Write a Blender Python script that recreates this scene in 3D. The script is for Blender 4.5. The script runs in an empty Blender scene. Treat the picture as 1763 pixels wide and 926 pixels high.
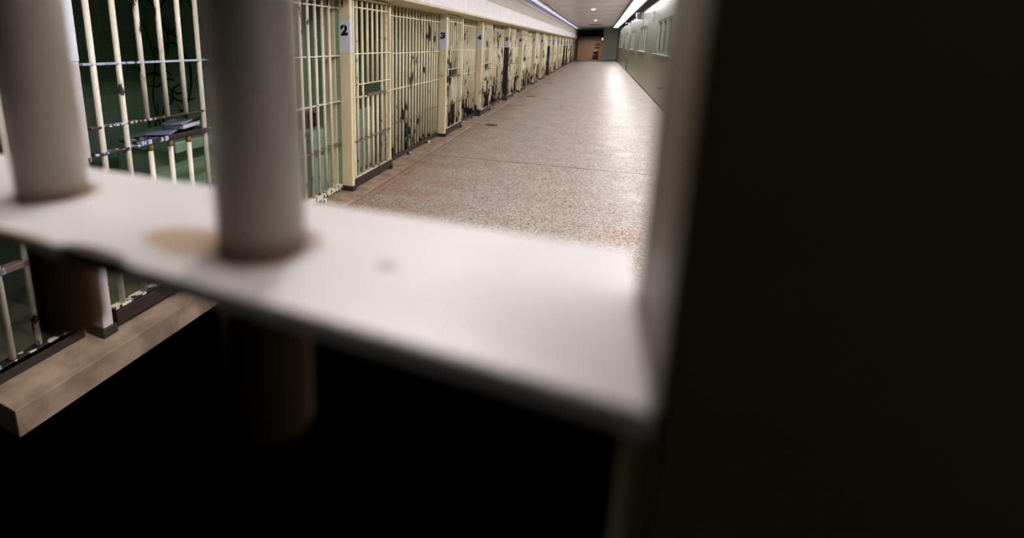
import bpy, bmesh, math, random
from mathutils import Matrix, Vector
random.seed(7)
SC = bpy.context.scene
COL = SC.collection

# ------------------------------------------------------------------ camera
cam_d = bpy.data.cameras.new('camera'); cam = bpy.data.objects.new('camera', cam_d); COL.objects.link(cam)
R = ((0.88636391, -0.07629951, 0.45665896), (0.46256367, 0.18821556, -0.86637737), (-0.01984615, 0.97915948, 0.20212086))
m = Matrix(R).to_4x4(); m.translation = (0, 0, 1.5); cam.matrix_world = m
cam_d.sensor_fit = 'HORIZONTAL'; cam_d.sensor_width = 36
cam_d.lens = 36 * 814.75 / 1763
cam_d.shift_x = (881.5 - 600) / 1763; cam_d.shift_y = -(463 - 253) / 1763
cam_d.clip_start = 0.01; cam_d.clip_end = 200
cam_d.dof.use_dof = True; cam_d.dof.focus_distance = 6.0; cam_d.dof.aperture_fstop = 3.4
SC.camera = cam

# ------------------------------------------------------------------ world, exposure
w = bpy.data.worlds.new('world'); SC.world = w; w.use_nodes = True
w.node_tree.nodes['Background'].inputs[0].default_value = (0, 0, 0, 1)
w.node_tree.nodes['Background'].inputs[1].default_value = 0
SC.view_settings.view_transform = 'Standard'; SC.view_settings.look = 'None'
SC.view_settings.exposure = 1.85; SC.view_settings.gamma = 1; SC.view_settings.use_curve_mapping = False
STRIP = 9.0          # right-hand fluorescent strip
DOME_FILL = 20.0  # power of the added out-of-view dome near the gate
STRIP_L = 0.24         # shallow row of covered tubes above the cells

def area(name, loc, rot, sx, sy, power, col=(1, .97, .98)):
    l = bpy.data.lights.new(name, 'AREA'); l.shape = 'RECTANGLE'; l.size = sx; l.size_y = sy; l.energy = power; l.color = col
    o = bpy.data.objects.new(name, l); o.location = loc; o.rotation_euler = rot; COL.objects.link(o); return o
area('ceiling_lamp', (-0.9, 55.0, 2.0), (0, 0, 0), 1.4, .5, 10, (1, .92, .85))  # unseen area lamp without a fixture, lights the tiled recess

# ------------------------------------------------------------------ materials
def lin(c):
    c = [v / 255 for v in c]
    return tuple((v / 12.92 if v <= .04045 else ((v + .055) / 1.055) ** 2.4) for v in c) + (1,)
class NT:
    def __init__(s, name):
        s.m = bpy.data.materials.new(name); s.m.use_nodes = True; s.t = s.m.node_tree; s.b = s.t.nodes['Principled BSDF']
        s.pos = s.t.nodes.new('ShaderNodeNewGeometry').outputs['Position']
    def n(s, typ, **k):
        o = s.t.nodes.new(typ)
        for a, v in k.items(): setattr(o, a, v)
        return o
    def put(s, sock, v):
        if isinstance(v, bpy.types.NodeSocket): s.t.links.new(v, sock)
        else: sock.default_value = v
    def math(s, op, a, b=0.0, c=0.0, clamp=False):
        o = s.n('ShaderNodeMath', operation=op, use_clamp=clamp)
        for i, v in enumerate((a, b, c)): s.put(o.inputs[i], v)
        return o.outputs[0]
    def scale(s, v, sc):
        o = s.n('ShaderNodeVectorMath', operation='MULTIPLY'); s.put(o.inputs[0], v); o.inputs[1].default_value = sc; return o.outputs[0]
    def noise(s, scale, stretch=(1, 1, 1), detail=4, rough=.55, off=(0, 0, 0)):
        v = s.scale(s.pos, stretch)
        a = s.n('ShaderNodeVectorMath', operation='ADD'); s.put(a.inputs[0], v); a.inputs[1].default_value = off
        o = s.n('ShaderNodeTexNoise'); s.put(o.inputs['Vector'], a.outputs[0]); o.inputs['Scale'].default_value = scale
        o.inputs['Detail'].default_value = detail; o.inputs['Roughness'].default_value = rough; return o.outputs['Fac']
    def ramp(s, v, a, b, lo=0.0, hi=1.0):
        o = s.n('ShaderNodeMapRange'); s.put(o.inputs[0], v); o.inputs[1].default_value = a; o.inputs[2].default_value = b
        o.inputs[3].default_value = lo; o.inputs[4].default_value = hi; return o.outputs[0]
    def mix(s, f, a, b, mode='MIX'):
        o = s.n('ShaderNodeMix', data_type='RGBA', blend_type=mode)
        s.put(o.inputs[0], f); s.put(o.inputs[6], a); s.put(o.inputs[7], b); return o.outputs[2]
    def xyz(s):
        o = s.n('ShaderNodeSeparateXYZ'); s.put(o.inputs[0], s.pos); return o.outputs
    def bump(s, h, strength=.3, dist=.002):
        o = s.n('ShaderNodeBump'); s.put(o.inputs['Height'], h); o.inputs['Strength'].default_value = strength
        o.inputs['Distance'].default_value = dist; s.put(s.b.inputs['Normal'], o.outputs[0])
    def done(s, col, rough=.5, metal=0.0, spec=.5):
        s.put(s.b.inputs['Base Color'], col); s.put(s.b.inputs['Roughness'], rough); s.put(s.b.inputs['Metallic'], metal)
        s.b.inputs['Specular IOR Level'].default_value = spec; return s.m

def plain(name, c, rough=.5, var=.12, scale=12, metal=0.0, spec=.5):
    t = NT(name); n = t.noise(scale)
    c = lin(c); d = tuple(v * (1 - var * 2) for v in c[:3]) + (1,)
    return t.done(t.mix(t.ramp(n, .35, .65), d, c), rough, metal, spec)

def paint(name, c, amount=.0, low=.10, sc=26, chip=(38, 32, 32), blue=True, rust=True, rough=.38, low_h=.55):
    """old enamel: cream paint flaked down to dark metal, more so towards the foot of the bars"""
    t = NT(name); x, y, z = t.xyz()
    base = lin(c)
    tone = t.mix(t.ramp(t.noise(3, (1, 1, .4)), .3, .7), tuple(v * .90 for v in base[:3]) + (1,), base)
    n = t.noise(sc, (1, 1, .36), 4, .5)
    big = t.noise(2.2, (1, 1, .7), 2, .5, (3, 9, 1))
    v = t.math('ADD', n, t.math('MULTIPLY', t.ramp(z, low_h, 0.05), low))
    v = t.math('ADD', v, t.math('MULTIPLY', t.math('SUBTRACT', big, .5), .75))
    v = t.math('ADD', v, amount)
    chipm = t.ramp(v, .725, .735); halo = t.ramp(v, .70, .71)
    col = tone
    if rust:
        r = t.math('MULTIPLY', t.ramp(t.math('ADD', v, t.math('MULTIPLY', t.noise(7), .08)), .68, .80), .75)
        col = t.mix(r, col, lin((150, 105, 62)))
    if blue: 
        col = t.mix(t.math('MULTIPLY', t.ramp(t.noise(11, (1, 1, .5), 3, .5, (7, 2, 5)), .705, .715), .8), col, lin((128, 155, 190)))
        col = t.mix(t.math('MULTIPLY', halo, .6), col, lin((205, 205, 205)))
    col = t.mix(chipm, col, lin(chip))
    t.bump(t.math('SUBTRACT', 1.0, chipm), .5, .001)
    return t.done(col, t.mix(chipm, (rough,) * 3 + (1,), (.7, .7, .7, 1)))

CREAM = (242, 232, 196)
M = {}
M['cream'] = paint('cream_enamel', CREAM, .0, .12)
M['near'] = paint('cream_enamel_greyed', (238, 228, 208), .012, .06, blue=True)
M['streak'] = paint('cream_enamel_streaked', CREAM, .05, .10, sc=11, low_h=.7)
M['worn'] = paint('cream_enamel_flaked', CREAM, .075, .20, sc=12, blue=True, low_h=.9)
M['post'] = paint('cream_post_paint', (236, 222, 184), -.07, .10, sc=20, blue=False, low_h=.25)
M['postw'] = paint('cream_post_paint_flaked', (236, 222, 184), -.0, .20, sc=9, blue=False, low_h=.9)
M['postdark'] = paint('stripped_dark_post', (40, 42, 42), -.05, .05, sc=8, blue=True, chip=(24, 24, 26), rust=False)
M['post1'] = paint('flaked_white_post', (205, 195, 196), .035, .05, sc=30, blue=True, low_h=1.3)
M['rail'] = paint('rail_paint_scuffed', (225, 215, 195), .075, .10, sc=24, low_h=1.25)
M['railblue'] = paint('rail_blue_flaked', (176, 190, 216), .05, .05, sc=26, low_h=.2)
M['raildark'] = paint('rail_worn_to_metal', (112, 92, 84), .12, .05, sc=26)
M['railflake'] = paint('rail_dark_with_pale_flakes', (66, 48, 50), .18, .0, sc=34, low_h=.2, chip=(186, 194, 220), blue=False, rust=False)
M['white'] = plain('white_number_paint', (226, 226, 240), .4, .02)
M['black'] = plain('black_stencil_paint', (14, 14, 16), .5, .0)
M['dark'] = plain('dark_greased_steel', (52, 44, 38), .55, .2, 30)
M['ochre'] = plain('ochre_undercoat', (168, 130, 40), .5, .15, 40)
M['fascia'] = plain('white_beam_paint', (250, 247, 250), .42, .03, 5)
M['flange'] = plain('cream_beam_flange', (222, 206, 170), .42, .06, 5)
M['rib'] = plain('pale_ribbed_panel', (232, 228, 212), .45, .04, 4)
M['trim'] = plain('grey_cream_trim', (222, 216, 204), .45, .06, 6)
M['darktrim'] = plain('dark_trim', (44, 42, 44), .6, .1, 6)  # even dark colour shared by hangers, vent, brackets and ceiling trims
M['pipe'] = plain('cream_pipe_paint', (240, 234, 212), .4, .06, 6)
M['housing'] = plain('grey_lamp_housing', (74, 68, 70), .45, .05)
M['glass'] = plain('dark_window_glass', (34, 38, 32), .3, .1, 2)
M['sage'] = plain('pale_green_enamel', (150, 182, 160), .4, .08, 6)
M['blackcloth'] = plain('black_cloth', (22, 30, 30), .8, .1)
M['paper'] = plain('grey_blue_book_cover', (132, 142, 168), .35, .12, 25)
M['pages'] = plain('page_block', (196, 194, 214), .6, .05, 200)
M['paperd'] = plain('dark_book_cover', (44, 46, 60), .3, .15, 25)
M['paperw'] = plain('booklet_cover', (165, 168, 186), .3, .2, 60)
M['mural'] = plain('black_mural_line', (16, 22, 18), .6, .0)
M['jamb'] = plain('olive_gate_stile', (82, 72, 46), .5, .06, 20)
M['bin'] = plain('grey_bin_plastic', (110, 105, 96), .5, .1, 10)
M['dome'] = plain('white_dome', (225, 225, 228), .4, .02)
M['framew'] = plain('window_frame_paint', (134, 138, 126), .4, .05, 8)
M['grate'] = plain('drain_metal', (58, 48, 42), .5, .2, 40)

def emis(name, c, s):
    t = NT(name); t.put(t.b.inputs['Emission Color'], lin(c)); t.b.inputs['Emission Strength'].default_value = s
    return t.done(lin((230, 230, 235)), .4)
M['tube'] = emis('lit_diffuser', (255, 250, 250), STRIP)
M['tubel'] = emis('lit_cover_left', (196, 200, 250), STRIP_L)
M['warm'] = emis('warm_lamp', (255, 205, 165), .35)

def blocks(name, c, joint, rough=.4, bw=.4, bh=.2, swap=False, low=None, lowh=1.3, streak=.12):
    t = NT(name); x, y, z = t.xyz()
    cv = t.n('ShaderNodeCombineXYZ'); t.put(cv.inputs[0], x if swap else y); t.put(cv.inputs[1], z)
    br = t.n('ShaderNodeTexBrick'); t.put(br.inputs['Vector'], cv.outputs[0]); br.inputs['Scale'].default_value = 1
    br.inputs['Brick Width'].default_value = bw; br.inputs['Row Height'].default_value = bh
    br.inputs['Mortar Size'].default_value = .004; br.inputs['Mortar Smooth'].default_value = .3
    base = lin(c)
    col = t.mix(t.math('MULTIPLY', t.ramp(t.noise(5, (1, 1, .25)), .35, .7), streak * 2), base, tuple(v * .55 for v in base[:3]) + (1,))
    if low:
        edge = t.math('ADD', z, t.math('MULTIPLY', t.noise(1.2), .5))
        col = t.mix(t.ramp(edge, lowh + .8, lowh - .3), col, lin(low))
        col = t.mix(t.math('MULTIPLY', t.ramp(t.math('ADD', z, t.math('MULTIPLY', t.noise(3), .2)), .28, .10), .8), col, lin((110, 82, 42)))
    col = t.mix(t.math('MULTIPLY', br.outputs['Fac'], .7), col, lin(joint))
    t.bump(t.math('SUBTRACT', 1.0, br.outputs['Fac']), .4, .003)
    return t.done(col, rough)
M['rwall'] = blocks('sage_block_wall', (110, 117, 108), (94, 101, 92), .33, low=(116, 117, 86))
M['cell'] = blocks('dark_green_cell_wall', (146, 178, 146), (190, 214, 192), .45, .42, .2, swap=True, streak=.08)
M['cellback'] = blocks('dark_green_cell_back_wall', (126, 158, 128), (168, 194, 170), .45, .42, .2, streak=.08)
M['greenend'] = blocks('green_end_wall', (205, 220, 204), (190, 206, 190), .45, 1.2, 1.2, swap=True, streak=.04)
M['tile'] = blocks('brown_tile_wall', (176, 142, 116), (120, 90, 68), .3, .3, .3, swap=True)
M['cellceil'] = plain('cell_ceiling_paint', (120, 122, 84), .6, .1, 3)

def floor_mat():
    t = NT('terrazzo_floor'); x, y, z = t.xyz()
    sp = t.n('ShaderNodeTexVoronoi'); t.put(sp.inputs['Vector'], t.pos); sp.inputs['Scale'].default_value = 95
    spk = t.n('ShaderNodeSeparateColor'); t.put(spk.inputs[0], sp.outputs['Color'])
    col = t.mix(t.ramp(spk.outputs[0], .1, .9), lin((118, 106, 96)), lin((192, 182, 172)))
    col = t.mix(t.ramp(spk.outputs[1], .90, .92), col, lin((104, 84, 70)))
    col = t.mix(t.math('MULTIPLY', t.ramp(t.noise(.9, (1, .6, 1)), .4, .7), .35), col, lin((150, 140, 138)))
    # rust brown wash that runs along the cell fronts and in tongues across the near floor
    near = t.ramp(x, -1.0, -2.2)
    st = t.math('ADD', t.math('MULTIPLY', near, .30), t.noise(1.6, (.8, 1.2, 1), 6, .65))
    st = t.math('ADD', st, t.math('MULTIPLY', t.ramp(y, 9, 3.5), .10))
    col = t.mix(t.math('MULTIPLY', t.ramp(st, .62, .98), .60), col, lin((150, 98, 52)))
    # pour joints across the corridor
    def line(v, at, wd):
        return t.math('LESS_THAN', t.math('ABSOLUTE', t.math('SUBTRACT', v, at)), wd)
    jy = t.math('ADD', y, t.math('MULTIPLY', x, .026))
    col = t.mix(t.math('MULTIPLY', line(jy, 6.347, .013), .9), col, lin((84, 58, 40)))
    for yy in (12.5, 18.6, 24.8, 31): col = t.mix(t.math('MULTIPLY', line(y, yy, .012), .35), col, lin((110, 90, 76)))
    for xx, wd in ((-2.06, .006), (-1.98, .003)): col = t.mix(t.math('MULTIPLY', line(x, xx, wd), .7), col, lin((88, 64, 46)))
    spots = t.ramp(t.noise(6.1, (1, 1, 1), 2, .5, (5, 5, 0)), .80, .81)
    col = t.mix(spots, col, lin((50, 40, 36)))
    rough = t.ramp(t.noise(2.2, (1, 1.5, 1)), .3, .7, .30, .50)
    t.bump(t.noise(1.4, (1, 3, 1), 2), .25, .01)
    return t.done(col, rough, 0, .05)
M['floor'] = floor_mat()
M['cfloor'] = plain('cell_concrete_floor', (104, 104, 84), .6, .15, 4)
M['kerb'] = plain('dirty_sill_concrete', (176, 152, 130), .6, .25, 6)
def ceil_mat():
    t = NT('ceiling_paint'); x, y, z = t.xyz()
    wv = t.math('SINE', t.math('MULTIPLY', y, 2.1))
    t.bump(wv, .8, .03)
    return t.done(t.mix(t.ramp(t.noise(1.5, (.3, 2, 1)), .3, .7), lin((240, 238, 244)), lin((250, 248, 252))), .26)
M['ceil'] = ceil_mat()

def ledge_mat():
    """flat bar the gate bars pass through: off-white paint, rust rings round each bar, a dark chip on its near edge"""
    t = NT('ledge_paint'); x, y, z = t.xyz()
    col = t.mix(t.ramp(t.noise(9), .35, .7), lin((160, 155, 152)), lin((178, 173, 172)))
    for bx, by in BARS:
        d = t.math('SQRT', t.math('ADD', t.math('POWER', t.math('SUBTRACT', x, bx), 2), t.math('POWER', t.math('SUBTRACT', y, by), 2)))
        d = t.math('ADD', d, t.math('MULTIPLY', t.math('SUBTRACT', t.noise(70), .5), .008))
        col = t.mix(t.math('MULTIPLY', t.ramp(d, .0208, .0160), .85), col, lin((84, 52, 30)))
    def blot(cx, cy, rx, ry, c, f, col):
        d = t.math('ADD', t.math('POWER', t.math('DIVIDE', t.math('SUBTRACT', x, cx), rx), 2), t.math('POWER', t.math('DIVIDE', t.math('SUBTRACT', y, cy), ry), 2))
        d = t.math('ADD', d, t.math('MULTIPLY', t.math('SUBTRACT', t.noise(60), .5), .8))
        return t.mix(t.math('MULTIPLY', t.ramp(d, 1.1, .6), f), col, lin(c))
    col = blot(-.113, .104, .020, .011, (128, 96, 52), .8, col)
    col = blot(-.134, .0835, .0175, .0045, (50, 42, 38), 1, col)
    col = blot(-.172, .081, .018, .005, (150, 130, 90), .6, col)
    col = blot(-.049, .1145, .004, .004, (120, 112, 120), .7, col)
    return t.done(col, .4)
BARS = [(-.3295, .1224), (-.2101, .1174), (-.0908, .1124)]
M['ledge'] = ledge_mat()
def fgbar():
    t = NT('gate_bar_paint'); x, y, z = t.xyz()
    col = t.mix(t.ramp(t.noise(14, (1, 1, .4)), .35, .7), lin((168, 158, 144)), lin((186, 178, 166)))
    col = t.mix(t.math('MULTIPLY', t.ramp(t.math('ADD', z, t.math('MULTIPLY', t.noise(40), .01)), 1.452, 1.444), .8), col, lin((120, 84, 46)))
    d = t.math('ADD', t.math('POWER', t.math('DIVIDE', t.math('ADD', x, .098), .006), 2), t.math('POWER', t.math('DIVIDE', t.math('SUBTRACT', z, 1.497), .005), 2))
    col = t.mix(t.math('MULTIPLY', t.ramp(d, 1.2, .4), .5), col, lin((80, 56, 38)))
    return t.done(col, .4)
M['fgbar'] = fgbar()

# ------------------------------------------------------------------ mesh helpers
def bm_box(bm, x0, x1, y0, y1, z0, z1, bev=0):
    mt = Matrix.Translation(((x0 + x1) / 2, (y0 + y1) / 2, (z0 + z1) / 2)) @ Matrix.Diagonal((abs(x1 - x0), abs(y1 - y0), abs(z1 - z0), 1))
    r = bmesh.ops.create_cube(bm, size=1, matrix=mt)
    if bev:
        es = list({e for v in r['verts'] for e in v.link_edges})
        bmesh.ops.bevel(bm, geom=es, offset=bev, segments=2, affect='EDGES', profile=.5)
def bm_cyl(bm, p0, p1, r, seg=16, r2=None):
    p0 = Vector(p0); p1 = Vector(p1); d = p1 - p0
    mt = Matrix.Translation((p0 + p1) / 2) @ d.to_track_quat('Z', 'Y').to_matrix().to_4x4()
    bmesh.ops.create_cone(bm, cap_ends=True, segments=seg, radius1=r, radius2=r if r2 is None else r2, depth=d.length, matrix=mt)
def mesh(bm, mats, smooth=False):
    me = bpy.data.meshes.new('mesh'); 
    if smooth:
        for f in bm.faces: f.smooth = len(f.verts) == 4
    bm.to_mesh(me); bm.free()
    for k in (mats if isinstance(mats, (list, tuple)) else [mats]): me.materials.append(M[k] if isinstance(k, str) else k)
    return me
def obj(name, me, parent=None, loc=(0, 0, 0)):
    o = bpy.data.objects.new(name, me); COL.objects.link(o); o.location = loc
    if parent: o.parent = parent
    return o
def boxes(lst, mat, bev=0):
    bm = bmesh.new()
    for b in lst: bm_box(bm, *b, bev=bev)
    return mesh(bm, mat)
def tag(o, label=None, cat=None, group=None, kind=None):
    for k, v in (('label', label), ('category', cat), ('group', group), ('kind', kind)):
        if v: o[k] = v
    return o
def empty(name, loc, label, cat, group=None):
    o = bpy.data.objects.new(name, None); COL.objects.link(o); o.location = loc; o.empty_display_size = .1
    return tag(o, label, cat, group)
def struct(name, me): return tag(obj(name, me), kind='structure')
CACHE = {}
def cached(key, fn):
    if key not in CACHE: CACHE[key] = fn()
    return CACHE[key]

# ------------------------------------------------------------------ setting
RX, WX, YE = -2.235, 1.354, 52.9
CEIL = 2.98
NUMY = [1.40, 4.32, 7.74, 10.42, 13.78, 16.35, 19.85, 22.70, 25.95, 28.45, 31.75, 34.25, 37.45, 40.1, 43.2, 46.0, 49.2, 52.0]
CELLBACK = -5.3
FY0 = 3.15                       # the corridor floor starts behind the gate's flat bar
struct('floor', boxes([(-2.10, WX + .05, FY0, YE + 5, -.12, 0)], 'floor'))
def kerb():
    bm = bmesh.new(); bm_box(bm, CELLBACK, -2.42, .88, 52.4, -.12, .0); 
    return mesh(bm, 'cfloor')
struct('floor_cells', kerb())
struct('trim_1', boxes([(-2.42, -2.10, .88, 52.4, -.12, .012)], 'kerb', .004))
struct('ceiling', boxes([(-2.3, WX + .2, -1.0, YE + .3, CEIL, CEIL + .1)], 'ceil'))
# right wall with real window openings
WINS = [(12.8, 15.95), (19.45, 22.75), (25.8, 29.2), (32.6, 35.8), (39.2, 42.4), (45.8, 49.0)]
ZW0, ZW1 = 1.22, 2.09
WY0 = -.6
wl = [(WX, WX + .2, WY0, YE + .2, -.1, ZW0), (WX, WX + .2, WY0, YE + .2, ZW1, CEIL + .05)]
prev = WY0
for a, b in WINS:
    wl.append((WX, WX + .2, prev, a, ZW0, ZW1)); prev = b
wl.append((WX, WX + .2, prev, YE + .2, ZW0, ZW1))
struct('wall_right', boxes(wl, 'rwall'))
for i, (a, b) in enumerate(WINS):
    wnd = struct('window_%d' % (i + 1), boxes([(WX + .06, WX + .075, a, b, ZW0, ZW1)], 'glass'))
    fr = [(WX + .02, WX + .07, a, b, ZW0, ZW0 + .05), (WX + .02, WX + .07, a, b, ZW1 - .05, ZW1), (WX + .02, WX + .07, a, a + .06, ZW0, ZW1), (WX + .02, WX + .07, b - .06, b, ZW0, ZW1)]
    obj('window_frame', boxes(fr, 'framew'), wnd)
    for k in (1, 2):
        c = a + (b - a) * k / 3
        obj('mullion', boxes([(WX + .012, WX + .07, c - .11, c + .11, ZW0, ZW1)], 'framew', .01), wnd)
    obj('window_sill', boxes([(WX - .04, WX + .02, a - .25, b + .3, ZW0 - .035, ZW0)], 'framew', .006), wnd)
struct('baseboard_right', boxes([(WX - .012, WX, WY0, YE, 0, .06)], plain('rusty_wall_foot', (112, 84, 48), .6, .3, 8)))
# far end
struct('wall_end', boxes([(.16, WX + .05, YE - .1, YE + .1, 0, CEIL)], 'greenend'))
struct('trim_2', boxes([(-2.05, .16, YE - .05, YE + .1, 2.16, 2.24), (-2.05, .16, YE - .05, YE + .1, 2.86, CEIL), (.10, .16, YE - .05, YE + .1, 2.2, 2.9), (-2.3, -2.02, YE - .05, YE + .1, 0, CEIL)], plain('end_header_paint', (104, 104, 88), .5, .1)))
struct('trim_3', boxes([(-2.05, .10, YE + .1, YE + .14, 2.2, 2.9)], plain('black_grille_opening', (10, 10, 11), .8, .1)))
struct('wall_recess', boxes([(-2.4, .22, 57, 57.15, 0, 2.4), (.18, .28, YE + .1, 57, 0, 2.4), (-2.6, -2.4, YE + .1, 57, 0, 2.4)], 'tile'))
struct('ceiling_recess', boxes([(-2.6, .28, YE + .1, 57.1, 2.4, 2.5)], 'cellceil'))
struct('trim_4', boxes([(-2.05, .14, YE - .06, YE + .08, 0, .05)], plain('threshold_stone', (196, 176, 150), .4, .1)))
# beam over the cells, ribbed panel, trims
BX = -2.06
fas = []; y = .2
cuts = [.2, 2.6, 5.5, 8.4, 11.3, 12.9, 14.6, 16.5, 18.4] + [20.4 + 2.0 * k for k in range(16)]
for a, b in zip(cuts[:-1], cuts[1:]): fas.append((BX - .12, BX, a + .006, b - .006, 2.07, 2.385))
struct('trim_5', boxes(fas, 'fascia', .003))
struct('trim_6', boxes([(-2.44, BX + .035, .2, 50.4, 2.03, 2.068)], 'flange', .006))
struct('trim_7', boxes([(-2.44, BX - .12, .2, 50.4, 2.07, 2.4)], 'flange'))
def ribbed():
    bm = bmesh.new(); p = .062; n = int(50 / p); x0 = BX - .05
    pts = []
    for k in range(n):
        yy = .3 + k * p
        pts += [(x0, yy), (x0, yy + p * .6), (x0 - .014, yy + p * .68), (x0 - .014, yy + p * .92)]
    vs = [[bm.verts.new((a, b, z)) for z in (2.385, 2.70)] for a, b in pts]
    for a, b in zip(vs[:-1], vs[1:]): bm.faces.new((a[0], b[0], b[1], a[1]))
    bm_box(bm, x0 - .1, x0 - .02, .3, 50.3, 2.385, 2.70)
    return mesh(bm, 'rib')
struct('wall_upper', ribbed())
struct('trim_8', boxes([(BX - .12, BX - .02, .3, 50.3, 2.70, 2.80)], 'trim', .004))
struct('trim_9', boxes([(BX - .14, BX - .05, .3, 50.3, 2.80, 2.83)], 'darktrim'))
struct('wall_left', boxes([(BX - .2, BX - .12, .3, 52.6, 2.83, CEIL), (BX - .2, BX - .15, 50.3, 52.6, 2.0, CEIL)], 'trim'))
# cells: back wall, partitions, ceiling
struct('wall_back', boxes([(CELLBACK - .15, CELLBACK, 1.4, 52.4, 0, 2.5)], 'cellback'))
struct('ceiling_cells', boxes([(CELLBACK, -2.44, .88, 52.4, 2.45, 2.55)], 'cellceil'))
for yy in NUMY:
    struct('wall_partition', boxes([(CELLBACK, -2.36, yy + .01, yy + .13, 0, 2.45)], 'cell'))

# ------------------------------------------------------------------ number posts
def glyph(ch):
    cu = bpy.data.curves.new('t', 'FONT'); cu.body = ch; cu.size = .118; cu.offset = .008; cu.extrude = .0008; cu.align_x = 'CENTER'; cu.resolution_u = 4
    o = bpy.data.objects.new('t', cu); COL.objects.link(o)
    dg = bpy.context.evaluated_depsgraph_get(); me = bpy.data.meshes.new_from_object(o.evaluated_get(dg))
    bm = bmesh.new(); bm.from_mesh(me); bpy.data.objects.remove(o)
    xs = [v.co.x for v in bm.verts]; ys = [v.co.y for v in bm.verts]
    cx, cy = (min(xs) + max(xs)) / 2, (min(ys) + max(ys)) / 2
    sx = .082 / max(max(xs) - min(xs), .05); sy = .108 / (max(ys) - min(ys))
    for v in bm.verts: v.co.x = (v.co.x - cx) * sx; v.co.y = (v.co.y - cy) * sy
    if ch in '235689 0'.replace(' ', ''):
        g = .0035
        for s in (-g, g): bmesh.ops.bisect_plane(bm, geom=bm.verts[:] + bm.edges[:] + bm.faces[:], plane_co=(s, 0, 0), plane_no=(1, 0, 0))
        dead = [f for f in bm.faces if abs(f.calc_center_median().x) < g * .98 and (f.calc_center_median().y > 0 or ch in '0869')]
        bmesh.ops.delete(bm, geom=dead, context='FACES')
    for v in bm.verts: x, y, z = v.co; v.co = (x, -z, y)
    return mesh(bm, 'black')
postword = {1: 'flaked white', 5: 'dark stripped', 6: 'cream', 9: 'dark stripped', 13: 'dark stripped'}
for i, yy in enumerate(NUMY):
    n = i + 1
    mat = 'post1' if n == 1 else 'post' if n in (2, 3, 8, 10, 11) else 'postdark' if n in (5, 9, 13, 14, 16) else 'postw'
    if n == 1: lab = 'flaked white cell block post at the far left, cut off by the nearest gate bar'
    else: lab = '%s steel post stencilled with the black number %d' % ('dark paint-stripped' if mat == 'postdark' else 'cream', n)
    t = empty('cell_post', (RX, yy, .012), lab, 'post', 'numbered posts between the cells')
    hi = 1.467
    if mat == 'postdark':
        obj('post_shaft', cached(('shaft', mat), lambda: boxes([(-.125, 0, 0, .06, .02, hi)], 'postdark', .006)), t)
        obj('post_head', cached(('head', mat), lambda: boxes([(-.125, 0, 0, .06, hi, 2.017)], 'post', .006)), t)
    else:
        obj('post_shaft', cached(('shaft', mat), lambda m=mat: boxes([(-.125, 0, 0, .06, .02, 2.017)], m, .006)), t)
    obj('number_panel', cached('panel', lambda: boxes([(-.127, .002, -.002, .062, 1.45, 1.775)], 'white', .005)) if n > 1 else boxes([(-.127, .002, -.002, .062, 1.455, 1.99)], 'white', .005), t)
    obj('post_foot', cached('foot', lambda: boxes([(-.13, .012, -.012, .075, 0, .055)], 'dark', .006)), t)
    if n > 1:
        s = str(n)
        for k, ch in enumerate(s):
            z = 1.665 if len(s) == 1 else (1.70, 1.575)[k]
            obj('numeral', cached('g' + ch, lambda c=ch: glyph(c)), t, (-.064, -.003, z + .012))

# ------------------------------------------------------------------ barred cell fronts
def bar_mesh(z0, z1, mat, r=.0155, ochre=False):
    def f():
        bm = bmesh.new()
        bm_cyl(bm, (0, 0, z0), (0, 0, z1), r)
        if ochre:
            nf = len(bm.faces); bm_cyl(bm, (0, 0, z1 - .045), (0, 0, z1 + .002), r + .0006)
            bm.faces.ensure_lookup_table()
            for q in bm.faces:
                if min((v.co.x ** 2 + v.co.y ** 2) ** .5 for v in q.verts) > r + .0003: q.material_index = 1
        return mesh(bm, [mat, 'ochre'], True)
    return cached(('bar', z0, z1, mat, r, ochre), f)
def rail(parent, y0, y1, z, mat, wide=.05, thick=.013, name='cross_rail'):
    return obj(name, boxes([(-.03, -.03 + wide, y0, y1, z - thick / 2, z + thick / 2)], mat, .003), parent)
RAILS_DOOR = (1.905, 1.44, 1.12, .985, .52, .13)
RAILS_FIX = (1.89, 1.425, .966, .523, .065)
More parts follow.
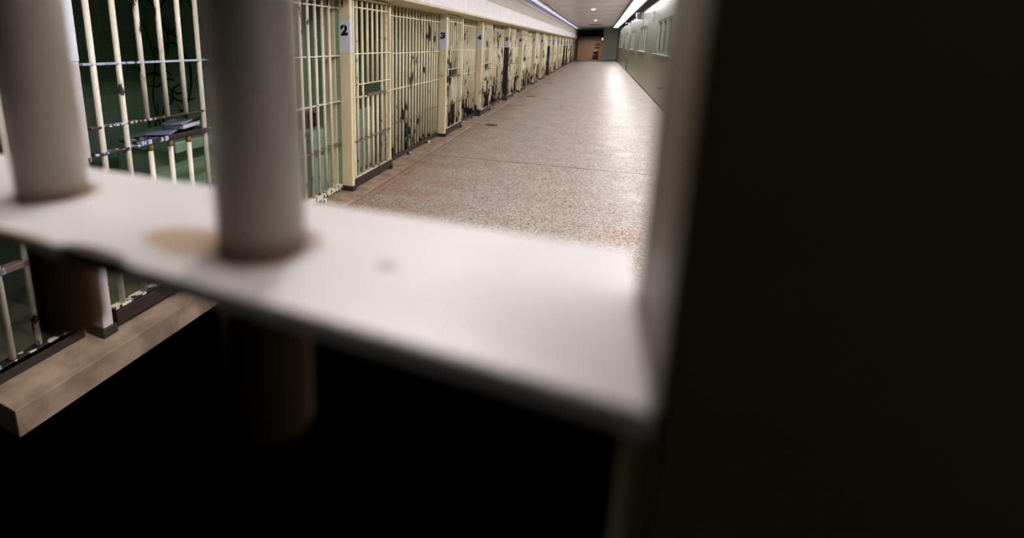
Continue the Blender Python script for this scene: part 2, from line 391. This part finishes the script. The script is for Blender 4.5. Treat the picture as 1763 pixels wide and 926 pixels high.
for i, yy in enumerate(NUMY[:-1]):
    n = i + 1; nxt = NUMY[i + 1]
    mat = 'near' if n == 1 else 'cream' if n == 2 else 'worn'
    sp = .1445 if n == 1 else .128
    y0 = yy + .082                                   # door starts behind the post
    first = .057 if n == 1 else .095
    where = {1: 'nearest, in front of the dark green mural cell'}.get(n, 'directly beyond the post numbered %d' % n)
    d = empty('cell_door', (RX - .015, y0, .012), 'cream barred cell door with food slot shelf, ' + where, 'cell door', 'barred cell doors along the left side')
    dl = first + 6 * sp + .09                       # to stile
    for k in range(7):
        yb = first + k * sp
        if 2 <= k <= 4:
            obj('bar', bar_mesh(1.12, 2.0, mat), d, (0, yb, 0)); obj('bar', bar_mesh(.13, .985, mat, ochre=(n == 1)), d, (0, yb, 0))
        else: obj('bar', bar_mesh(.13, 2.0, mat), d, (0, yb, 0))
    for z in RAILS_DOOR:
        m_ = 'railblue' if n == 1 and z == 1.44 else 'railflake' if n == 1 and z in (1.12, .985) else 'raildark' if z in (.52,) or False or False else ('rail' if z < 1.3 or n == 1 else mat)
        rail(d, 0 if n > 1 else -.005, dl, z, m_, .045 if z > 1 else .055)
    obj('top_frame', boxes([(-.05, .012, -.0, dl + .02, 1.985, 2.005)], mat, .004), d)
    if n > 1: obj('hinge_stile', boxes([(-.04, .012, -.0, .03, .1, 2.005)], mat, .004), d)
    obj('lock_stile', boxes([(-.10, .012, dl, dl + .05, .06, 2.005)], 'post' if n < 3 else 'worn', .005), d)
    obj('bottom_channel', boxes([(-.05, .02, 0 if n > 1 else -.0, dl + .05, .03, .115)], 'dark', .005), d)
    obj('roller_foot', boxes([(-.05, .03, dl - .0, dl + .06, 0, .055)], 'dark', .008), d)
    # food slot shelf
    ya, yb = first + 1.45 * sp, first + 5.5 * sp
    bm = bmesh.new(); bm_box(bm, -.16, .035, ya, yb, .992, 1.002, .003); bm_box(bm, .028, .036, ya, yb, .985, 1.012, .002)
    obj('slot_shelf', mesh(bm, 'raildark' if n > 1 else paint('shelf_flaked_to_pale_blue', (48, 38, 44), .20, .0, sc=24, low_h=.2, chip=(172, 186, 214), blue=False, rust=False)), d)
    # fixed grille
    ys = y0 + dl + .07; ye = nxt - .06
    if n == 1: bars = [4.115 - .128 * k for k in range(9, -1, -1)]
    else:
        cnt = max(4, int((ye - ys) / .122)); bars = [ys + (ye - ys) * (k + .5) / cnt for k in range(cnt)]
    g = empty('cell_grille', (RX - .125, ys, .012), 'fixed barred grille between the doors of cell %d and the post numbered %d' % (n, n + 1), 'grille', 'fixed grilles beside the cell doors')
    gm = 'streak' if n == 2 else mat
    for b in bars: obj('bar', bar_mesh(.085, 2.018, gm), g, (0, b - ys, 0))
    for z in RAILS_FIX: rail(g, 0, ye - ys + .04, z, ('raildark' if z == .523 else 'rail' if z < 1.1 else mat), .045)
    obj('end_plate', boxes([(-.17, -.04, ye - ys + .035, ye - ys + .055, .0, 2.018)], 'post', .003), g)
    obj('bottom_channel', boxes([(-.04, .02, 0, ye - ys + .03, .03, .078)], 'dark' if n > 1 else mat, .004), g)
    for f_ in (.35, .75): obj('bracket_foot', boxes([(-.03, .06, (ye - ys) * f_, (ye - ys) * f_ + .07, 0, .035)], 'rail', .006), g)
# cell in front of post 1  (seen through the lower left gap)
g = empty('cell_grille', (RX - .125, .9, .012), 'fixed barred grille seen below the flat bar at the lower left corner', 'grille', 'fixed grilles beside the cell doors')
for b in (.92, 1.02, 1.14, 1.26): obj('bar', bar_mesh(.085, 2.018, 'near'), g, (0, b - .9, 0))
for z in RAILS_FIX: rail(g, 0, .46, z, 'raildark' if z == .523 else 'rail', .05, .03)
obj('bottom_channel', boxes([(-.04, .02, 0, .46, .0, .078)], 'dark', .004), g)

# ------------------------------------------------------------------ cell contents
def slab_bench(x0, x1, y0, y1, z0, z1, label, solid=False):
    t = empty('wall_bench', ((x0 + x1) / 2, (y0 + y1) / 2, 0), label, 'bench')
    cx, cy = t.location.x, t.location.y
    obj('bench_top', boxes([(x0 - cx, x1 - cx, y0 - cy, y1 - cy, z0, z1)], 'sage', .012), t)
    obj('bench_base', boxes([(x0 - cx + .05, x1 - cx - (.0 if solid else .35), y0 - cy + .05, y1 - cy, .0, z0)], 'sage' if solid else 'cell', .01), t)
    return t
slab_bench(-4.1, -3.2, 2.86, 4.28, .64, .74, 'pale green slab bench behind the bars of the nearest cell, under the food slot shelf')
slab_bench(-3.15, -2.50, 3.95, 4.30, .60, .70, 'pale green boxed seat beside the post numbered 2, inside the nearest cell', True)
o = obj('folded_blanket', boxes([(-.25, .25, -.14, .14, 0, .16)], 'blackcloth', .04), None, (-2.85, 4.12, .70)); tag(o, 'folded black blanket on the pale green boxed seat beside post 2', 'blanket')
slab_bench(-3.3, -2.62, 4.75, 5.75, .66, .76, 'pale green boxed bench behind the barred door beyond post 2', True)
o = obj('folded_blanket', boxes([(-.2, .2, -.12, .12, 0, .07)], 'blackcloth', .03), None, (-2.9, 4.9, .76)); tag(o, 'flat black blanket on the bench behind the door beyond post 2', 'blanket')
# mural of loose black contour lines on the partition of the nearest cell
def mural():
    bm = bmesh.new(); rnd = random.Random(5); yf = 4.30 + .01 - .0015
    def stroke(pts, w):
        sm = []
        P = [pts[0]] + pts + [pts[-1]]
        for a in range(1, len(P) - 2):
            for k in range(8):
                t = k / 8; t2 = t * t; t3 = t2 * t
                sm.append(tuple(.5 * (2 * P[a][j] + (P[a + 1][j] - P[a - 1][j]) * t + (2 * P[a - 1][j] - 5 * P[a][j] + 4 * P[a + 1][j] - P[a + 2][j]) * t2 + (3 * P[a][j] - P[a - 1][j] - 3 * P[a + 1][j] + P[a + 2][j]) * t3) for j in (0, 1)))
        sm.append(pts[-1]); rows = []
        for k, (a, b) in enumerate(sm):
            a2, b2 = sm[min(k + 1, len(sm) - 1)]; a1, b1 = sm[max(k - 1, 0)]
            dx, dz = a2 - a1, b2 - b1; L = math.hypot(dx, dz) or 1; ww = w * (.35 + .65 * math.sin(math.pi * (k + .5) / len(sm)))
            rows.append([bm.verts.new((a - dz / L * ww * s, yf, b + dx / L * ww * s)) for s in (-1, 1)])
        for r0, r1 in zip(rows[:-1], rows[1:]): bm.faces.new((r0[0], r1[0], r1[1], r0[1]))
    S = [[(-5.2, 1.9), (-5.05, 1.4), (-5.15, .9), (-5.0, .4)], [(-5.0, 1.5), (-4.7, 1.62), (-4.45, 1.35), (-4.5, .95), (-4.75, .7)],
         [(-4.9, 1.1), (-4.7, 1.0), (-4.5, 1.05)], [(-4.9, 1.0), (-4.65, .9), (-4.4, .95)], [(-4.95, .9), (-5.0, .5), (-4.85, .1)],
         [(-4.4, 2.1), (-4.2, 1.8), (-4.15, 1.45), (-4.35, 1.2)], [(-4.5, 1.9), (-4.7, 1.75), (-4.85, 1.85)],
         [(-4.3, 1.15), (-4.0, 1.25), (-3.75, 1.15), (-3.5, 1.2)], [(-4.1, 1.5), (-3.9, 1.62), (-3.65, 1.55), (-3.5, 1.65)],
         [(-4.2, .95), (-4.05, .6), (-4.0, .2)], [(-3.95, 1.0), (-3.8, .7), (-3.85, .3)], [(-4.6, .85), (-4.55, .45), (-4.65, .1)],
         [(-3.6, 1.9), (-3.4, 1.7), (-3.45, 1.45)], [(-3.95, 1.40), (-3.85, 1.36), (-3.75, 1.39)], [(-3.95, 1.35), (-3.85, 1.31), (-3.75, 1.34)],
         [(-5.25, 1.2), (-5.1, 1.25), (-4.95, 1.2)], [(-3.4, 1.1), (-3.2, .9), (-3.1, .5)], [(-4.25, 2.2), (-4.0, 2.05), (-3.8, 2.15)],
         [(-5.1, 2.2), (-4.9, 2.05), (-4.7, 2.2)], [(-3.7, .95), (-3.55, .8), (-3.6, .55)]]
    for k in range(16):
        a, b = rnd.uniform(-5.25, -3.3), rnd.uniform(.3, 2.0); q = [(a, b)]
        an = rnd.uniform(0, 6.28)
        for _ in range(3):
            an += rnd.uniform(-.9, .9); a += .16 * math.cos(an); b += .16 * math.sin(an); q.append((min(max(a, -5.28), -2.6), b))
        S.append(q)
    for s in S: stroke(s, rnd.uniform(.009, .017))
    return mesh(bm, 'mural')
tag(obj('mural', mural()), 'black line drawing painted across the dark green wall inside the nearest cell', 'mural')
# reading matter lying on the food slot shelf of the nearest door
def book(name, w_, l, h, cover, label, loc, rz, tilt=0, page='pages'):
    t = empty(name, loc, label, 'book', 'reading matter on the food slot shelf'); t.rotation_euler = (tilt, 0, rz)
    c = .0025
    obj('cover', boxes([(-w_ / 2, w_ / 2, -l / 2, l / 2, 0, c), (-w_ / 2, w_ / 2, -l / 2, l / 2, h - c, h), (-w_ / 2, -w_ / 2 + c, -l / 2, l / 2, 0, h)], cover), t)
    obj('page_block', boxes([(-w_ / 2 + c, w_ / 2 - .004, -l / 2 + .004, l / 2 - .004, c, h - c)], page), t)
    return t
SZ = .012 + 1.002
book('magazine', .15, .20, .010, 'paper', 'thin grey-blue magazine at the left end of the shelf, partly under the thick book', (RX - .10, 2.0, SZ + .012), .5)
book('book', .14, .20, .032, 'paperd', 'thick dark book with pale page edges on the food slot shelf', (RX - .10, 2.16, SZ + .022), .25, 0)
book('booklet', .13, .19, .010, 'paperw', 'thin pale booklet lying on top of the thick dark book', (RX - .10, 2.12, SZ + .055), .45)

# ------------------------------------------------------------------ light fixtures and ceiling things
k = 0; y = -.35
while y < 46.5:
    L = 2.44
    lab = 'long fluorescent ceiling light over the right wall, one segment of the bright continuous strip'
    t = empty('fluorescent_light', (.985, y, CEIL), lab, 'ceiling light', 'continuous strip of fluorescent lights along the right wall')
    obj('lamp_housing', cached('lh', lambda: boxes([(-.19, -.125, 0, L - .02, -.108, 0), (.125, .19, 0, L - .02, -.22, 0), (-.19, .19, 0, L - .02, -.03, 0), (-.125, .125, 0, .015, -.13, -.03), (-.125, .125, L - .035, L - .02, -.13, -.03)], 'housing')), t)
    for a in (0, 1): obj('diffuser', cached('df', lambda: boxes([(-.12, .12, 0, 1.18, -.135, -.10)], 'tube')), t, (0, .02 + a * 1.205, 0))
    y += L + (.10 if k % 3 == 2 else 0); k += 1
y = .4
while y < 49:
    t = empty('fluorescent_light', (-2.02, y, CEIL), 'slim bluish covered light above the cell fronts, one segment of the left row', 'ceiling light', 'row of slim covered lights above the cells')
    obj('lamp_housing', cached('lh2', lambda: boxes([(-.09, .09, 0, 2.42, -.04, 0)], 'trim')), t)
    obj('diffuser', cached('df2', lambda: boxes([(-.07, .06, .01, 2.41, -.07, -.04)], 'tubel', .01)), t)
    y += 2.44
for xx, zz, r in ((-1.80, 2.87, .022), (-1.70, 2.87, .024)):
    bm = bmesh.new(); bm_cyl(bm, (0, 0, 0), (0, 47.5, 0), r, 12)
    o = obj('ceiling_pipe', mesh(bm, 'pipe', True), None, (xx, 4.6, zz))
    tag(o, 'cream pipe under the ceiling nearer the cells' if xx < -1.75 else 'thinner cream pipe under the ceiling, outer one of the pair', 'pipe')
y = 6
while y < 50:
    t = tag(obj('pipe_hanger', cached('hg', lambda: boxes([(-.09, .09, -.015, .015, -.142, -.134), (-.005, .005, -.01, .01, -.14, 0), (-.09, -.08, -.015, .015, -.14, 0)], 'darktrim')), None, (-1.75, y, CEIL)), 'dark steel hanger carrying the two ceiling pipes', 'hanger', 'pipe hangers under the ceiling'); y += 3.0
o = struct('trim_10', boxes([(-1.95, -1.84, 4.6, 52, CEIL - .02, CEIL)], 'darktrim'))  # flat dark strip stands in for the gap between lights and pipes
M['domelit'] = emis('lit_dome', (255, 250, 245), .24)
def dome(x, y, label, lit=False):
    bm = bmesh.new(); bmesh.ops.create_uvsphere(bm, u_segments=20, v_segments=10, radius=.09)
    for v in bm.verts: v.co.z = min(v.co.z, 0) * .8
    t = empty('ceiling_lamp', (x, y, CEIL), label, 'ceiling lamp')
    b2 = bmesh.new(); bm_cyl(b2, (0, 0, -.03), (0, 0, 0), .12, 24); obj('rim', mesh(b2, 'dome'), t)
    obj('dome', mesh(bm, 'domelit', True), t, (0, 0, -.03))
    if not lit: return
    l = bpy.data.lights.new('dome_fill', 'POINT'); l.energy = DOME_FILL; l.shadow_soft_size = .1; l.color = (1, .965, .93)  # fill light, only under the added near dome
    o = bpy.data.objects.new('dome_fill', l); o.location = (x, y, CEIL - .22); COL.objects.link(o)
dome(-.40, 1.3, 'added white dome lamp on the ceiling nearest the gate, out of view', True)  # added above the view to brighten the near cell fronts
dome(-.40, 22.9, 'white round dome lamp on the ceiling, nearer of the two in view')
dome(-.41, 33.7, 'white round dome lamp on the ceiling, farther of the two in view')
bm = bmesh.new(); bm_box(bm, -.42, .42, -.3, .3, -.03, 0, .005); v_ = mesh(bm, 'darktrim')
tag(obj('ceiling_vent', v_, None, (-.5, 41.5, CEIL)), 'dark slot vent across the ceiling near the far end', 'vent')

# ------------------------------------------------------------------ right wall fittings
def wall_box(y, z, label):
    t = empty('wall_speaker', (WX, y, z), label, 'wall fitting')
    obj('bracket', boxes([(-.16, 0, -.02, .02, -.14, -.12), (-.02, 0, -.02, .02, -.14, .1)], 'darktrim'), t)
    bm = bmesh.new(); bm_box(bm, -.24, -.04, -.18, .18, -.11, .10, .015); obj('cabinet', mesh(bm, plain('speaker_grey', (140, 146, 158), .4, .05)), t)
    obj('front_grille', boxes([(-.22, -.06, -.19, -.18, -.09, .08)], 'darktrim'), t)
wall_box(22.0, 2.55, 'grey box speaker on a bracket high on the right wall, beside the light strip')
t = empty('security_camera', (WX, 31.5, 2.6), 'small black camera on a white arm high on the right wall', 'camera')
obj('arm', boxes([(-.12, 0, -.02, .02, .0, .04)], 'dome', .004), t); bm = bmesh.new(); bm_cyl(bm, (-.16, -.22, -.05), (-.16, .12, .02), .06, 16); obj('camera_body', mesh(bm, 'black', True), t)
bm = bmesh.new(); bm_cyl(bm, (0, 0, 0), (0, 0, 2.85), .02, 10)
tag(obj('conduit', mesh(bm, 'framew', True), None, (WX - .022, 31.0, .06)), 'pale vertical conduit on the right wall beyond the third window', 'conduit')
t = empty('wall_valve', (WX, 12.9, .49), 'small dark valve stub sticking out low on the right wall', 'valve')
bm = bmesh.new(); bm_cyl(bm, (-.11, 0, 0), (0, 0, 0), .014, 12); obj('pipe_stub', mesh(bm, 'grate', True), t)
bm = bmesh.new(); bm_cyl(bm, (-.11, -.32, .01), (-.11, .25, -.02), .013, 12); bm_cyl(bm, (-.13, 0, 0), (-.09, 0, 0), .028, 16); obj('handle', mesh(bm, 'grate', True), t)
for (yy, zz, hh, lab) in ((17.3, 2.15, .28, 'small pale pull box on the right wall between the first and second windows'), (29.9, 1.9, .16, 'tiny pale switch box on the right wall just beyond the third window')):
    t = empty('junction_box', (WX, yy, zz), lab, 'junction box')
    obj('box_body', boxes([(-.05, 0, -.06, .06, 0, hh)], 'framew', .006), t)
    bm = bmesh.new(); bm_cyl(bm, (-.06, 0, hh * .5), (-.05, 0, hh * .5), .02, 12); obj('box_knob', mesh(bm, 'dome'), t)

# ------------------------------------------------------------------ floor fittings, far end things
def drain(x, y, r, label):
    t = empty('floor_drain', (x, y, 0), label, 'drain')
    bm = bmesh.new(); bm_cyl(bm, (0, 0, 0), (0, 0, .004), r, 32); obj('drain_rim', mesh(bm, 'dark'), t)
    bm = bmesh.new()
    for a in range(-3, 4): bm_box(bm, a * r * .25 - .006, a * r * .25 + .006, -r * .65, r * .65, .004, .007)
    obj('drain_slots', mesh(bm, 'grate'), t)
drain(-1.778, 9.37, .12, 'round dark floor drain, nearest of the three beside the cells')
drain(-1.757, 15.18, .13, 'round dark floor drain, middle one, out from post 5')
drain(-1.72, 20.9, .13, 'round dark floor drain, farthest of the three')
def bin_mesh():
    bm = bmesh.new(); bm_cyl(bm, (0, 0, 0), (0, 0, .62), .26, 24, .28)
    rings = [(.28, .62), (.28, .70), (.25, .79), (.19, .86), (.10, .90), (.0, .915)]
    prev = None
    for r, z in rings:
        cur = [bm.verts.new((r * math.cos(a * math.pi / 12), r * math.sin(a * math.pi / 12), z)) for a in range(24)] if r > 0 else [bm.verts.new((0, 0, z))] * 24
        if prev:
            for a in range(24):
                q = [prev[a], prev[(a + 1) % 24], cur[(a + 1) % 24], cur[a]]
                if cur[a] is cur[(a + 1) % 24]: q = q[:3]
                bm.faces.new(q)
        prev = cur
    return mesh(bm, 'bin', True)
t = empty('trash_bin', (-.42, 54.6, 0), 'grey domed bin standing in the brown tiled recess at the far end', 'bin')
obj('bin_body', bin_mesh(), t); obj('bin_flap', boxes([(-.17, .02, -.295, -.27, .60, .76)], 'black', .01), t)
tag(obj('small_box', boxes([(-.09, .09, -.08, .08, 0, .17)], plain('pale_carton', (214, 170, 130), .6, .05), .01), None, (-.78, 54.3, 0)), 'small pale carton on the floor left of the grey domed bin', 'box')
for x_, z_, w_, h_, mt, lab in ((-.36, 1.95, .75, .4, plain('notice_sheet', (205, 180, 155), .6, .1, 12), 'pale notice sheet high on the brown tiled wall'), (-.34, 1.15, .4, .16, 'darktrim', 'lower dark plaque on the brown tiled wall'), (-.34, 1.45, .4, .12, 'darktrim', 'upper dark plaque on the brown tiled wall')):
    tag(obj('notice', boxes([(-w_ / 2, w_ / 2, 0, .02, -h_ / 2, h_ / 2)], mt), None, (x_, 56.975, z_)), lab, 'notice')
t = empty('wall_lamp', (.18, 54.4, 2.0), 'small warm lamp on the side wall of the tiled recess', 'lamp')
obj('lamp_base', boxes([(-.04, 0, -.12, .12, -.05, .14)], 'darktrim', .006), t); obj('lamp_shade', boxes([(-.16, -.04, -.16, .16, -.12, .10)], 'warm', .03), t)

# ------------------------------------------------------------------ the gate right in front of the lens
t = empty('barred_gate', (-.17, .12, 1.375), 'out-of-focus off-white barred gate filling the foreground, with rust round its bars', 'gate')
def gp(name, me): 
    o = obj(name, me, t); o.location = (-t.location.x, -t.location.y, -t.location.z); return o
def slab():
    bm = bmesh.new(); bm_box(bm, -.52, .0125, .083, .156, 1.434, 1.44, .0012); return mesh(bm, 'ledge')
gp('flat_crossbar', slab())
for bx, by in BARS:
    bm = bmesh.new(); bm_cyl(bm, (bx, by, 1.378), (bx, by, 2.2), .0140, 48); gp('bar', mesh(bm, 'fgbar', True))
gp('stile', boxes([(.0125, .075, .083, .128, 1.30, 2.2)], 'jamb', .001))
gp('top_crossbar', boxes([(-.52, .075, .083, .152, 2.2, 2.208)], 'ledge'))
